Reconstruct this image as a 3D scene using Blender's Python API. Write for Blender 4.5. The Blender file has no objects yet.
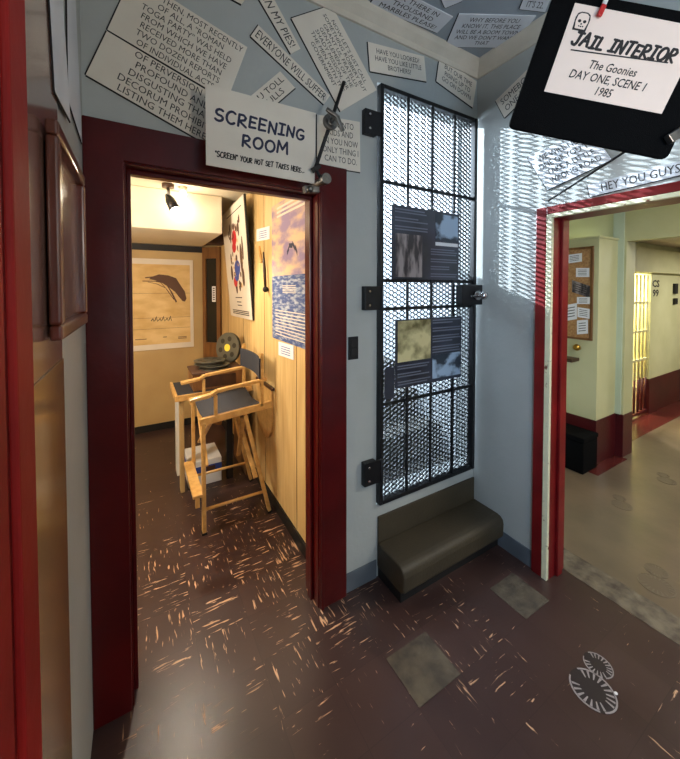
import bpy, bmesh, math, random
from mathutils import Vector, Matrix
random.seed(7)
SC = bpy.context.scene
COL = SC.collection
PI = math.pi

# ------------------------------------------------------------------ camera model
F, CX, CY, H = 344.6, 340.0, 297.0, 1.58
TH, PT = math.radians(59.5), math.radians(1.5)
EYE = Vector((0, 0, H))
FW = Vector((math.cos(TH)*math.cos(PT), math.sin(TH)*math.cos(PT), -math.sin(PT)))
RT = Vector((math.sin(TH), -math.cos(TH), 0))
UP = Vector((math.cos(TH)*math.sin(PT), math.sin(TH)*math.sin(PT), math.cos(PT)))

def ray(x, y):
    return FW + RT*((x-CX)/F) + UP*((CY-y)/F)
def onpl(x, y, p, n):
    """point of the plane (p, n) seen at x, y"""
    d = ray(x, y)
    return EYE + d*((Vector(p)-EYE).dot(n)/d.dot(n))
def onX(v, x, y): return onpl(x, y, (v, 0, 0), Vector((1, 0, 0)))
def onY(v, x, y): return onpl(x, y, (0, v, 0), Vector((0, 1, 0)))
def onZ(v, x, y): return onpl(x, y, (0, 0, v), Vector((0, 0, 1)))

cam = bpy.data.cameras.new('camera')
camo = bpy.data.objects.new('camera', cam)
COL.objects.link(camo)
camo.location = EYE
camo.rotation_euler = (PI/2-PT, 0, -(PI/2-TH))
cam.sensor_fit = 'HORIZONTAL'
cam.sensor_width = 36
cam.lens = F/680*36
cam.shift_y = (CY-379.5)/680
cam.clip_start = 0.02
SC.camera = camo
SC.view_settings.view_transform = 'Standard'
SC.view_settings.look = 'None'
SC.view_settings.gamma = 1
SC.view_settings.exposure = 0
SC.view_settings.use_curve_mapping = False

# ------------------------------------------------------------------ materials
def lin(c):
    return tuple(((v/255)/12.92 if v/255 <= .04045 else ((v/255+.055)/1.055)**2.4) for v in c)+(1,)
MATS = {}
def new_mat(name):
    m = bpy.data.materials.new(name); m.use_nodes = True
    nt = m.node_tree
    return m, nt, nt.nodes['Principled BSDF']
def N(nt, t, **k):
    n = nt.nodes.new(t)
    for a, b in k.items():
        setattr(n, a, b)
    return n
def mat(name, c, rough=.6, metal=0, c2=None, scale=6, bump=0, bscale=60, stretch=(1, 1, 1), spec=.5, emit=0, coat=0, lo=.35, hi=.65, alpha=1, trans=0):
    m, nt, b = new_mat(name)
    b.inputs['Base Color'].default_value = lin(c)
    b.inputs['Roughness'].default_value = rough
    b.inputs['Metallic'].default_value = metal
    b.inputs['Specular IOR Level'].default_value = spec
    b.inputs['Coat Weight'].default_value = coat
    b.inputs['Coat Roughness'].default_value = .12
    b.inputs['Transmission Weight'].default_value = trans
    if emit:
        b.inputs['Emission Color'].default_value = lin(c)
        b.inputs['Emission Strength'].default_value = emit
    tc = N(nt, 'ShaderNodeTexCoord')
    mp = N(nt, 'ShaderNodeMapping'); mp.inputs['Scale'].default_value = stretch
    nt.links.new(tc.outputs['Object'], mp.inputs[0])
    if c2:
        no = N(nt, 'ShaderNodeTexNoise'); no.inputs['Scale'].default_value = scale; no.inputs['Detail'].default_value = 6
        rp = N(nt, 'ShaderNodeValToRGB')
        rp.color_ramp.elements[0].position = lo; rp.color_ramp.elements[0].color = lin(c)
        rp.color_ramp.elements[1].position = hi; rp.color_ramp.elements[1].color = lin(c2)
        nt.links.new(mp.outputs[0], no.inputs['Vector']); nt.links.new(no.outputs['Fac'], rp.inputs[0])
        nt.links.new(rp.outputs[0], b.inputs['Base Color'])
    if bump:
        n2 = N(nt, 'ShaderNodeTexNoise'); n2.inputs['Scale'].default_value = bscale; n2.inputs['Detail'].default_value = 4
        bp = N(nt, 'ShaderNodeBump'); bp.inputs['Strength'].default_value = bump; bp.inputs['Distance'].default_value = .01
        nt.links.new(mp.outputs[0], n2.inputs['Vector']); nt.links.new(n2.outputs['Fac'], bp.inputs['Height'])
        nt.links.new(bp.outputs[0], b.inputs['Normal'])
    MATS[name] = m
    return m

M = dict(
 paint=mat('hall_paint', (174, 176, 172), .55, c2=(166, 169, 165), scale=3, bump=.15, bscale=35),
 ceil=mat('ceiling_paint', (150, 158, 164), .7, c2=(142, 150, 157), scale=2, bump=.1),
 crown=mat('cream_trim', (205, 196, 180), .5, c2=(194, 185, 168), scale=7, bump=.1),
 base=mat('baseboard_vinyl', (96, 102, 108), .4, c2=(86, 92, 98), scale=8),
 red=mat('shaded_red_gloss', (84, 9, 10), .3, c2=(70, 6, 8), scale=5, bump=.12, bscale=25, coat=.08, spec=.35),  # weaker light on the left doorway put into a darker red
 redb=mat('bright_red_paint', (150, 26, 22), .6, c2=(128, 18, 16), scale=5, bump=.15, bscale=25, spec=.25),
 red_lit=mat('sunlit_red_paint', (128, 20, 24), .38, c2=(104, 12, 16), scale=5, bump=.12, bscale=25),  # the red mixed brighter so sun streaks show on this frame
 cream_edge=mat('chipped_cream_paint', (226, 220, 186), .5, c2=(120, 80, 60), scale=24, lo=.62, hi=.7, bump=.3),
 black=mat('black_iron', (16, 17, 20), .42, metal=.2, c2=(24, 25, 29), scale=20),
 mesh=mat('black_mesh_paint', (20, 21, 24), .5),
 steel=mat('brushed_steel', (190, 190, 190), .25, metal=1),
 steeld=mat('worn_dark_steel', (95, 92, 88), .35, metal=.9, c2=(140, 135, 128), scale=20),
 olive=mat('olive_brown_rubber', (66, 57, 41), .6, c2=(58, 49, 35), scale=4, bump=.2, bscale=80),
 card=mat('cream_card', (226, 216, 200), .7, c2=(218, 208, 192), scale=5),
 cardb=mat('pale_card', (214, 216, 220), .7, c2=(204, 207, 212), scale=5),
 edge=mat('card_shadow', (30, 28, 28), .8),  # colour of the shadow line drawn beside the cards
 ink=mat('dark_ink', (38, 34, 34), .8),
 inkb=mat('blue_black_marker', (24, 30, 62), .6),
 cloth=mat('black_cloth', (7, 7, 8), .95, bump=.2, bscale=300, spec=.1),
 paperp=mat('pinkish_paper', (236, 214, 200), .7),
 brown=mat('varnished_brown_wood', (104, 42, 28), .3, c2=(86, 44, 26), scale=7, stretch=(3, 3, .5), coat=.6),
 copper=mat('copper_brown_varnish', (150, 112, 98), .2, c2=(134, 96, 84), scale=5, stretch=(1, 1, .4), coat=.8, spec=.8),
 tan=mat('tan_varnish', (160, 120, 75), .2, c2=(150, 110, 70), scale=4, coat=.7),
 pine=mat('yellow_pine_panel', (226, 194, 134), .42, c2=(208, 172, 112), scale=5, stretch=(6, 6, .5), coat=.2),
 tanwall=mat('tan_wall', (192, 164, 112), .6, c2=(182, 153, 102), scale=3, bump=.1),
 plaster=mat('cream_plaster', (228, 216, 190), .7, c2=(220, 208, 180), scale=3),
 dkwood=mat('dark_brown_wood', (72, 44, 24), .45, c2=(52, 30, 16), scale=8, stretch=(3, 3, .5)),
 midwood=mat('mid_brown_wood', (130, 88, 48), .4, c2=(105, 68, 36), scale=8, stretch=(4, 4, .5)),
 maple=mat('pale_maple', (216, 172, 104), .38, c2=(196, 150, 84), scale=9, stretch=(3, 3, 3), coat=.2),
 canvas=mat('charcoal_canvas', (46, 48, 56), .85, bump=.15, bscale=200),
 darkglass=mat('dark_glass', (40, 40, 36), .08),
 jail=mat('jail_cream_paint', (206, 204, 160), .5, c2=(196, 194, 148), scale=3, bump=.2, bscale=20),
 jailg=mat('pale_green_paint', (196, 208, 186), .5, c2=(188, 200, 176), scale=3, bump=.15),
 dado=mat('maroon_dado_paint', (84, 22, 26), .3, c2=(66, 14, 18), scale=4, bump=.15),
 cork=mat('cork', (190, 145, 96), .9, c2=(160, 116, 72), scale=60),
 white=mat('white_paper', (235, 235, 238), .7),
 bars=mat('pale_bar_paint', (206, 198, 150), .4),
 barsred=mat('dark_red_bar_paint', (70, 12, 18), .4),
 stairwall=mat('white_stair_wall', (236, 238, 240), .6, bump=.1),
 stair=mat('dark_stone_stair', (72, 66, 56), .6, c2=(60, 54, 44), scale=6),
 lens=mat('printer_white', (222, 222, 220), .4),
 blue=mat('blue_print', (48, 72, 150), .5),
 brass=mat('brass', (190, 150, 70), .3, metal=1),
 film=mat('grey_reel_metal', (110, 110, 100), .35, metal=.6),
 filmd=mat('dark_film', (50, 46, 38), .4),
 yellow=mat('yellow_label', (236, 212, 70), .5),
 redp=mat('red_plastic', (190, 40, 36), .35),
 clear=mat('clear_plastic', (220, 215, 210), .15),
 rubber=mat('black_rubber', (18, 16, 16), .6),
 skin=mat('print_red', (196, 40, 44), .6), pblue=mat('print_blue', (60, 80, 160), .6), pbrown=mat('print_brown', (90, 62, 46), .7),
 lens_glow=mat('lit_lens', (255, 236, 200), .3, emit=25),
 bulb=mat('warm_bulb', (255, 222, 160), .3, emit=7),
 tube=mat('lit_diffuser', (255, 250, 235), .4, emit=3),
 slate=mat('plaque_slate', (30, 34, 46), .3, c2=(52, 58, 74), scale=4, coat=.3),
 txt=mat('plaque_print', (96, 102, 118), .6),
 sepia=mat('sepia_print', (196, 186, 140), .35, c2=(92, 84, 50), scale=9, lo=.42, hi=.62),
 grey_photo=mat('grey_print', (150, 140, 140), .35, c2=(50, 46, 52), scale=14, stretch=(2, 2, .5), lo=.42, hi=.6),
 blue_photo=mat('blue_grey_print', (150, 172, 196), .35, c2=(40, 50, 62), scale=9, lo=.45, hi=.55),
)

def floor_mat():
    m, nt, b = new_mat('vinyl_tile_floor')
    tc = N(nt, 'ShaderNodeTexCoord'); sx = N(nt, 'ShaderNodeSeparateXYZ')
    nt.links.new(tc.outputs['Object'], sx.inputs[0])
    def mth(op, a, bb=None, c=None):
        n = N(nt, 'ShaderNodeMath', operation=op)
        for i, v in enumerate((a, bb, c)):
            if v is None: continue
            if isinstance(v, (int, float)): n.inputs[i].default_value = v
            else: nt.links.new(v, n.inputs[i])
        return n.outputs[0]
    T = .2286
    u = mth('DIVIDE', mth('ADD', sx.outputs[0], -.893+T*20), T); v = mth('DIVIDE', mth('ADD', sx.outputs[1], -.93+T*20), T)
    cu = mth('FLOOR', u); cv = mth('FLOOR', v); fu = mth('FRACT', u); fv = mth('FRACT', v)
    cc = N(nt, 'ShaderNodeCombineXYZ'); nt.links.new(cu, cc.inputs[0]); nt.links.new(cv, cc.inputs[1])
    wn = N(nt, 'ShaderNodeTexWhiteNoise'); nt.links.new(cc.outputs[0], wn.inputs['Vector'])
    par = mth('MODULO', mth('ADD', cu, cv), 2)
    def streak(su, sv, off, sc=1):
        c = N(nt, 'ShaderNodeCombineXYZ')
        nt.links.new(mth('MULTIPLY', u, su), c.inputs[0]); nt.links.new(mth('MULTIPLY', v, sv), c.inputs[1])
        nt.links.new(mth('ADD', mth('MULTIPLY', wn.outputs['Value'], 37), off), c.inputs[2])
        no = N(nt, 'ShaderNodeTexNoise'); no.inputs['Scale'].default_value = sc; no.inputs['Detail'].default_value = 3; no.inputs['Distortion'].default_value = .5
        nt.links.new(c.outputs[0], no.inputs['Vector'])
        return no.outputs['Fac']
    a = streak(2.6, 22, 0); bb = streak(22, 2.6, 5)
    mx = N(nt, 'ShaderNodeMix', data_type='FLOAT'); nt.links.new(par, mx.inputs[0]); nt.links.new(a, mx.inputs[2]); nt.links.new(bb, mx.inputs[3])
    # streaks vary at random; near the doorway denser, shiny reflections painted as colour
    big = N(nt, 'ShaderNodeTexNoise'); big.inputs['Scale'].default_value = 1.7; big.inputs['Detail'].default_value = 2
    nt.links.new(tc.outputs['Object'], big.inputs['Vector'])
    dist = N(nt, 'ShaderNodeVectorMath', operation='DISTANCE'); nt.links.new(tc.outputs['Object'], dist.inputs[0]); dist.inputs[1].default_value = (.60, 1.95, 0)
    sheen_bias = N(nt, 'ShaderNodeMapRange'); sheen_bias.inputs[1].default_value = .2; sheen_bias.inputs[2].default_value = 1.5; sheen_bias.inputs[3].default_value = .105; sheen_bias.inputs[4].default_value = 0
    nt.links.new(dist.outputs['Value'], sheen_bias.inputs[0])
    thr = mth('SUBTRACT', mth('SUBTRACT', .84, mth('MULTIPLY', big.outputs['Fac'], .27)), sheen_bias.outputs[0])
    s = mth('SUBTRACT', mx.outputs[0], thr)
    sm = N(nt, 'ShaderNodeMapRange'); sm.inputs[1].default_value = 0; sm.inputs[2].default_value = .06
    nt.links.new(s, sm.inputs[0])
    ramp = N(nt, 'ShaderNodeValToRGB')
    ramp.color_ramp.elements[0].color = lin((50, 35, 34)); ramp.color_ramp.elements[1].color = lin((70, 50, 46))
    mm = N(nt, 'ShaderNodeTexNoise'); mm.inputs['Scale'].default_value = 5; mm.inputs['Detail'].default_value = 6
    nt.links.new(tc.outputs['Object'], mm.inputs['Vector'])
    nt.links.new(mth('ADD', mth('MULTIPLY', wn.outputs['Value'], .35), mth('MULTIPLY', mm.outputs['Fac'], .7)), ramp.inputs[0])
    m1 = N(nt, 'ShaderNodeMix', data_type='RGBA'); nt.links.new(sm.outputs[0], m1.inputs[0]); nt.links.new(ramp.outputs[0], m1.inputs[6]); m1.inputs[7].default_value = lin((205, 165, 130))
    # joints
    jd = mth('MINIMUM', mth('MINIMUM', fu, mth('SUBTRACT', 1, fu)), mth('MINIMUM', fv, mth('SUBTRACT', 1, fv)))
    jm = mth('MULTIPLY', mth('LESS_THAN', jd, .005), .4)
    m2 = N(nt, 'ShaderNodeMix', data_type='RGBA'); nt.links.new(jm, m2.inputs[0]); nt.links.new(m1.outputs[2], m2.inputs[6]); m2.inputs[7].default_value = lin((36, 26, 24))
    nt.links.new(m2.outputs[2], b.inputs['Base Color'])
    rr = N(nt, 'ShaderNodeMapRange'); rr.inputs[3].default_value = .22; rr.inputs[4].default_value = .42
    nt.links.new(mm.outputs['Fac'], rr.inputs[0]); nt.links.new(rr.outputs[0], b.inputs['Roughness'])
    bp = N(nt, 'ShaderNodeBump'); bp.inputs['Strength'].default_value = .25; bp.inputs['Distance'].default_value = .004
    nt.links.new(mth('ADD', sm.outputs[0], mth('MULTIPLY', mm.outputs['Fac'], 1.5)), bp.inputs['Height']); nt.links.new(bp.outputs[0], b.inputs['Normal'])
    return m
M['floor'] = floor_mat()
M['concrete'] = mat('painted_concrete_floor', (118, 102, 84), .28, c2=(100, 87, 72), scale=2.5, bump=.12, bscale=12)
M['roughc'] = mat('rough_concrete', (118, 108, 92), .6, c2=(74, 64, 55), scale=16, bump=.5, bscale=40)
M['patch'] = mat('bare_patch', (88, 80, 66), .7, c2=(62, 54, 47), scale=14, bump=.4)
M['redfloor'] = mat('red_painted_floor', (96, 40, 36), .2, c2=(74, 30, 28), scale=5)
M['sky_print'] = mat('sunset_sky_print', (226, 190, 150), .7, c2=(150, 130, 160), scale=5, stretch=(1, 1, 2.5), lo=.4, hi=.6)
M['sea_print'] = mat('blue_water_print', (64, 84, 136), .7, c2=(176, 184, 196), scale=16, stretch=(1, 1, 4), lo=.45, hi=.68)
M['tan_print'] = mat('tan_print', (226, 196, 138), .7, c2=(204, 168, 106), scale=5, stretch=(1, 1, 2))
M['litwall'] = mat('yellow_cell_wall', (240, 234, 186), .5)

# ------------------------------------------------------------------ mesh builder
class MB:
    def __init__(s): s.v = []; s.f = []; s.smooth = []
    def add(s, vs, fs, sm=False):
        o = len(s.v); s.v += [tuple(p) for p in vs]; s.f += [tuple(i+o for i in f) for f in fs]; s.smooth += [sm]*len(fs)
        return s
    def box(s, x0, x1, y0, y1, z0, z1):
        return s.hexa([(x0, y0, z0), (x1, y0, z0), (x1, y1, z0), (x0, y1, z0), (x0, y0, z1), (x1, y0, z1), (x1, y1, z1), (x0, y1, z1)])
    def hexa(s, p):
        return s.add(p, [(0, 3, 2, 1), (4, 5, 6, 7), (0, 1, 5, 4), (1, 2, 6, 5), (2, 3, 7, 6), (3, 0, 4, 7)])
    def bar(s, a, b, w, h, up=(0, 0, 1)):
        a = Vector(a); b = Vector(b); d = (b-a).normalized(); u = Vector(up)
        if abs(d.dot(u)) > .99: u = Vector((1, 0, 0))
        x = d.cross(u).normalized()*w/2; y = x.cross(d).normalized()*h/2
        return s.hexa([a-x-y, a+x-y, a+x+y, a-x+y, b-x-y, b+x-y, b+x+y, b-x+y])
    def tube(s, pts, r, n=12, caps=True):
        pts = [Vector(p) for p in pts]; rs = r if isinstance(r, (list, tuple)) else [r]*len(pts)
        vs = []; prev = None
        for i, p in enumerate(pts):
            d = (pts[min(i+1, len(pts)-1)]-pts[max(i-1, 0)]).normalized()
            if prev is None:
                u = Vector((0, 0, 1)) if abs(d.z) < .9 else Vector((1, 0, 0)); x = d.cross(u).normalized()
            else: x = (prev-d*prev.dot(d)).normalized()
            prev = x; y = d.cross(x)
            vs += [p+(x*math.cos(2*PI*k/n)+y*math.sin(2*PI*k/n))*rs[i] for k in range(n)]
        fs = [(i*n+k, i*n+(k+1) % n, (i+1)*n+(k+1) % n, (i+1)*n+k) for i in range(len(pts)-1) for k in range(n)]
        s.add(vs, fs, True)
        if caps:
            o = len(s.v)-len(vs)
            s.f += [tuple(o+k for k in range(n)), tuple(o+(len(pts)-1)*n+k for k in reversed(range(n)))]; s.smooth += [False]*2
        return s
    def prism(s, poly, n, t):
        """polygon (list of 3d points) extruded by n*t"""
        n = Vector(n)*t; k = len(poly); a = [Vector(p) for p in poly]
        return s.add(a+[p+n for p in a], [tuple(range(k)), tuple(reversed(range(k, 2*k)))]+[(i, i+k, (i+1) % k+k, (i+1) % k) for i in range(k)])
    def sphere(s, c, r, n=12):
        bm = bmesh.new(); bmesh.ops.create_uvsphere(bm, u_segments=n, v_segments=n//2+2, radius=1)
        rr = r if isinstance(r, (tuple, list)) else (r, r, r)
        vs = [(c[0]+v.co.x*rr[0], c[1]+v.co.y*rr[1], c[2]+v.co.z*rr[2]) for v in bm.verts]
        s.add(vs, [tuple(v.index for v in f.verts) for f in bm.faces], True); bm.free(); return s
    def build(s, name, m, parent=None, bevel=0, seg=2):
        me = bpy.data.meshes.new(name); me.from_pydata(s.v, [], s.f)
        bm = bmesh.new(); bm.from_mesh(me); bmesh.ops.recalc_face_normals(bm, faces=bm.faces); bm.to_mesh(me); bm.free()
        for p, sm in zip(me.polygons, s.smooth): p.use_smooth = sm
        me.materials.append(M[m] if isinstance(m, str) else m)
        o = bpy.data.objects.new(name, me); COL.objects.link(o)
        if parent:
            o.parent = parent
            o.matrix_parent_inverse = Matrix.Translation(parent_world(parent)).inverted()
        if bevel:
            b = o.modifiers.new('bevel', 'BEVEL'); b.width = bevel; b.segments = seg; b.limit_method = 'ANGLE'
        return o
def parent_world(o):
    v = Vector(o.location)
    # every child mesh is written in world coordinates: its own origin stays at the world's
    return v if o.type == 'EMPTY' else Vector((0, 0, 0))
def tag(o, label, cat, group=None, kind=None):
    o['label'] = label; o['category'] = cat
    if group: o['group'] = group
    if kind: o['kind'] = kind
    return o
def thing(name, loc, label, cat, group=None):
    o = bpy.data.objects.new(name, None); COL.objects.link(o); o.location = loc; o.empty_display_size = .05
    return tag(o, label, cat, group)
def struct(o, label=None, cat=None):
    o['kind'] = 'structure'
    if label: o['label'] = label; o['category'] = cat
    return o
def B(*a): return MB().box(*a)

def text_verts(lines, shear=0, bold=0, align='CENTER', wob=0):
    cu = bpy.data.curves.new('lettering', 'FONT'); cu.body = '\n'.join(lines); cu.align_x = align
    cu.shear = shear; cu.offset = bold; cu.resolution_u = 2; cu.fill_mode = 'FRONT'
    to = bpy.data.objects.new('lettering', cu); COL.objects.link(to)
    bpy.context.view_layer.update()
    me = bpy.data.meshes.new_from_object(to.evaluated_get(bpy.context.evaluated_depsgraph_get()))
    vs = [v.co.copy() for v in me.vertices]; fs = [tuple(p.vertices) for p in me.polygons]
    bpy.data.objects.remove(to); bpy.data.meshes.remove(me); bpy.data.curves.remove(cu)
    if wob:
        for v in vs:
            v.y += wob*math.sin(v.x*4.3)+wob*.6*math.sin(v.x*11); v.x += wob*.5*math.sin(v.y*9+v.x*3)
    x0 = min(v.x for v in vs); x1 = max(v.x for v in vs); y0 = min(v.y for v in vs); y1 = max(v.y for v in vs)
    return [((v.x-x0)/(x1-x0), (v.y-y0)/(y1-y0)) for v in vs], fs
def arcp(cx, cy, rx, ry, a0, a1, n=9):
    return [(cx+rx*math.cos(math.radians(a0+(a1-a0)*i/(n-1))), cy+ry*math.sin(math.radians(a0+(a1-a0)*i/(n-1)))) for i in range(n)]
GLYPH = {
 'A': (.75, [[(0, 0), (.38, 1), (.72, 0)], [(.12, .35), (.62, .38)]]),
 'C': (.65, [arcp(.38, .5, .36, .5, 50, 310, 12)]),
 'E': (.6, [[(.58, .95), (.05, 1), (.05, 0), (.58, .03)], [(.05, .52), (.5, .5)]]),
 'G': (.75, [arcp(.4, .5, .38, .5, 50, 330, 13)+[(.72, .42), (.42, .42)]]),
 'H': (.65, [[(.05, 1), (.05, 0)], [(.6, 1), (.6, 0)], [(.05, .5), (.6, .52)]]),
 'I': (.5, [[(.0, 1), (.5, .98)], [(.25, 1), (.25, 0)], [(0, 0), (.5, .02)]]),
 'J': (.65, [[(.15, 1), (.75, .98)], [(.5, 1), (.48, .2), (.35, 0), (.1, .05), (0, .2)]]),
 'K': (.65, [[(.05, 1), (.05, 0)], [(.6, 1), (.05, .45), (.62, 0)]]),
 'L': (.55, [[(.05, 1), (.05, 0), (.6, .02)]]),
 'M': (.85, [[(.02, 0), (.08, 1), (.42, .3), (.76, 1), (.84, 0)]]),
 'N': (.7, [[(.05, 0), (.05, 1), (.62, 0), (.65, 1)]]),
 'O': (.8, [arcp(.4, .5, .38, .5, 90, 455, 16)]),
 'R': (.68, [[(.05, 0), (.05, 1), (.4, 1), (.58, .8), (.5, .58), (.08, .45), (.66, 0)]]),
 'S': (.62, [arcp(.32, .74, .28, .26, 40, 270, 8)+arcp(.3, .24, .3, .25, 90, -150, 8)]),
 'T': (.65, [[(0, .98), (.65, 1)], [(.33, 1), (.32, 0)]]),
 'U': (.68, [[(.05, 1), (.06, .3)]+arcp(.34, .3, .28, .3, 180, 360, 7)+[(.62, 1)]]),
 'Y': (.65, [[(.02, 1), (.33, .5)], [(.64, 1), (.25, 0)]]),
 '"': (.3, [[(.06, 1), (.04, .8)], [(.22, 1), (.2, .8)]]),
 '.': (.2, [[(.08, .02), (.12, .08)]]), ' ': (.4, [])}
def stroke_text(name, q, n, text, m, parent, box, wd, slant=0):
    """marker handwriting drawn with thick strokes"""
    n = Vector(n); rnd = random.Random(len(text)); items = []; x = 0
    for ch in text:
        w_, st_ = GLYPH[ch]; dy = rnd.uniform(-.06, .06); sc = rnd.uniform(.92, 1.08)
        for s_ in st_: items.append([(x+px*sc+slant*py, py*sc+dy) for px, py in s_])
        x += w_*sc+.22
    tot = x-.22+slant; mb = MB(); W = (q[1]-q[0]).length; Hh = (q[3]-q[0]).length
    def P(p): return bil(q, box[0]+(box[1]-box[0])*p[0]/tot, box[2]+(box[3]-box[2])*p[1])
    r = wd*W/2; k = 0
    for s_ in items:
        pts = [P(p) for p in s_]
        for a, b in zip(pts, pts[1:]):
            d = (b-a)
            if d.length < 1e-6: continue
            side = d.normalized().cross(n).normalized()*r; k += 1; o = n*(.0006+.00002*(k % 7))
            mb.add([a-side+o, a+side+o, b+side+o, b-side+o], [(0, 1, 2, 3)])
        ex = (q[1]-q[0]).normalized()*r; ey = ex.cross(n)
        for p in pts:
            k += 1; o = n*(.0006+.00002*(k % 7)+.00015)
            mb.add([p+ex*math.cos(j*PI/4)+ey*math.sin(j*PI/4)+o for j in range(8)], [tuple(range(8))])
    return mb.build(name, m, parent)
def bil(q, u, v):
    """q = TL, TR, BR, BL"""
    return (q[0]*(1-u)+q[1]*u)*v+(q[3]*(1-u)+q[2]*u)*(1-v)
def lettering(name, q, n, lines, m, parent, box=(.06, .94, .08, .92), off=.0008, **k):
    uv, fs = text_verts(lines, **k)
    vs = [bil(q, box[0]+u*(box[1]-box[0]), box[2]+v*(box[3]-box[2]))+Vector(n)*off for u, v in uv]
    mb = MB(); mb.add(vs, fs); return mb.build(name, m, parent)

def card(label, q, n, lines, group, m='card', ink='ink', name='quote_card', t=.005, gap=.001, box=(.06, .94, .1, .9), **k):
    """a foam board sign: q corners TL TR BR BL on its wall, n the wall's normal"""
    n = Vector(n); c = sum((Vector(p) for p in q), Vector())/4
    r = thing(name, c+n*gap, label, 'sign', group)
    MB().prism([Vector(p)+n*gap for p in q], n, t).build('board', m, r)
    # dark strips on two sides draw the board's shadow line
    eb = MB()
    for i in (2, 3):
        a = Vector(q[i])+n*gap; b = Vector(q[(i+1) % 4])+n*gap
        out = ((a+b)/2-c-n*gap).normalized()*.0045
        eb.hexa([a, b, b+out, a+out, a+n*t*.8, b+n*t*.8, b+out+n*t*.8, a+out+n*t*.8])
    eb.build('shadow_strip', 'edge', r)
    if lines: lettering('lettering', [Vector(p)+n*(gap+t) for p in q], n, lines, ink, r, box=box, **k)
    return r

# ================================================================== THE HALL SHELL
YA, XB, XC, ZC = 1.49, 1.90, -.155, 3.0
TA = .14   # thickness of wall A
w = MB()
w.box(XC-.14, -.04, YA, YA+TA, 0, ZC); w.box(-.04, .76, YA, YA+TA, 2.04, ZC); w.box(.76, 1.105, YA, YA+TA, 0, ZC)
w.box(1.105, XB, YA, YA+TA, 0, .40); w.box(1.105, XB, YA, YA+TA, 2.665, ZC)
struct(w.build('wall_back', 'paint'))
TB = .15
w = MB()
w.box(XB, XB+TB, 1.01, 4.5, 0, ZC); w.box(XB, XB+TB, -.12, 1.01, 1.96, ZC); w.box(XB, XB+TB, -2.6, -.12, 0, ZC)
w.box(XB, XB+TB, YA+TA, 4.5, ZC, 3.7)
struct(w.build('wall_right', 'paint'))
w = MB(); w.box(XC-.14, XC, -.7, YA, 0, ZC); w.box(XC-.14, XC, -2.6, -1.9, 0, ZC); w.box(XC-.14, XC, -1.9, -.7, 0, .9); w.box(XC-.14, XC, -1.9, -.7, 2.2, ZC); struct(w.build('wall_left', 'paint'))
struct(MB().box(XC-.08, XC-.04, -1.9, -1.86, .9, 2.2).box(XC-.08, XC-.04, -.74, -.7, .9, 2.2).box(XC-.08, XC-.04, -1.86, -.74, .9, .94).box(XC-.08, XC-.04, -1.86, -.74, 2.16, 2.2).box(XC-.08, XC-.04, -1.86, -.74, 1.53, 1.57).build('added_fill_window', 'crown'))  # window added out of view to carry the blue fill lamp
struct(B(XC-.14, XB+TB, -2.74, -2.6, 0, ZC).build('wall_front', 'paint'))
struct(B(XC-.14, XB+TB, -2.74, YA+TA, ZC, ZC+.12).build('ceiling', 'ceil'))
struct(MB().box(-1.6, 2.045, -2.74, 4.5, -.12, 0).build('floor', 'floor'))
# crown moulding
def crown_profile(mb, a, b, inward):
    a = Vector(a); b = Vector(b); i = Vector(inward); z = Vector((0, 0, 1))
    pr = [(0, -.085), (.012, -.085), (.02, -.06), (.05, -.03), (.062, -.012), (.062, 0), (0, 0)]
    pa = [a+i*p+z*q for p, q in pr]; pb = [b+i*p+z*q for p, q in pr]; k = len(pr)
    mb.add(pa+pb, [tuple(range(k)), tuple(range(k, 2*k))]+[(j, (j+1) % k, k+(j+1) % k, k+j) for j in range(k)])
for nm, a, b, i in (('trim_crown_back', (XC, YA, ZC), (XB, YA, ZC), (0, -1, 0)), ('trim_crown_right', (XB, YA, ZC), (XB, -2.6, ZC), (-1, 0, 0)), ('trim_crown_left', (XC, YA, ZC), (XC, -2.6, ZC), (1, 0, 0))):
    mb = MB(); crown_profile(mb, a, b, i); struct(mb.build(nm, 'crown'))
struct(B(.905, 1.105, YA-.008, YA, 0, .1).build('baseboard_back', 'base', bevel=.003))
struct(B(XB-.008, XB, 1.08, YA-.008, 0, .1).build('baseboard_right', 'base', bevel=.003))

# ---- screening room doorway (casing, stops, jambs)
d1 = struct(B(-.04, -.03, YA-.005, YA+TA, 0, 2.04).build('door_1', 'red'))
B(.75, .76, YA-.005, YA+TA, 0, 2.04).build('jamb', 'red', d1)
B(-.03, .75, YA-.005, YA+TA, 2.03, 2.04).build('head_jamb', 'red', d1)
B(-.03, -.015, YA+.05, YA+.09, 0, 2.03).build('door_stop', 'red', d1, .003)
B(.735, .75, YA+.05, YA+.09, 0, 2.03).build('door_stop', 'red', d1, .003)
B(-.015, .735, YA+.05, YA+.09, 2.012, 2.03).build('door_stop', 'red', d1, .003)
mb = MB().prism([(p, YA, q) for p, q in ((XC, 0), (-.035, 0), (-.035, 2.035), (.755, 2.035), (.755, 0), (.905, 0), (.905, 2.17), (XC, 2.17))], (0, -1, 0), .022)
mb.build('casing', 'red', d1, .004)
mb = MB(); mb.box(.757, .772, YA-.03, YA-.0225, 0, 2.035)
mb.build('casing_bead', 'red', d1, .003)

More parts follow.
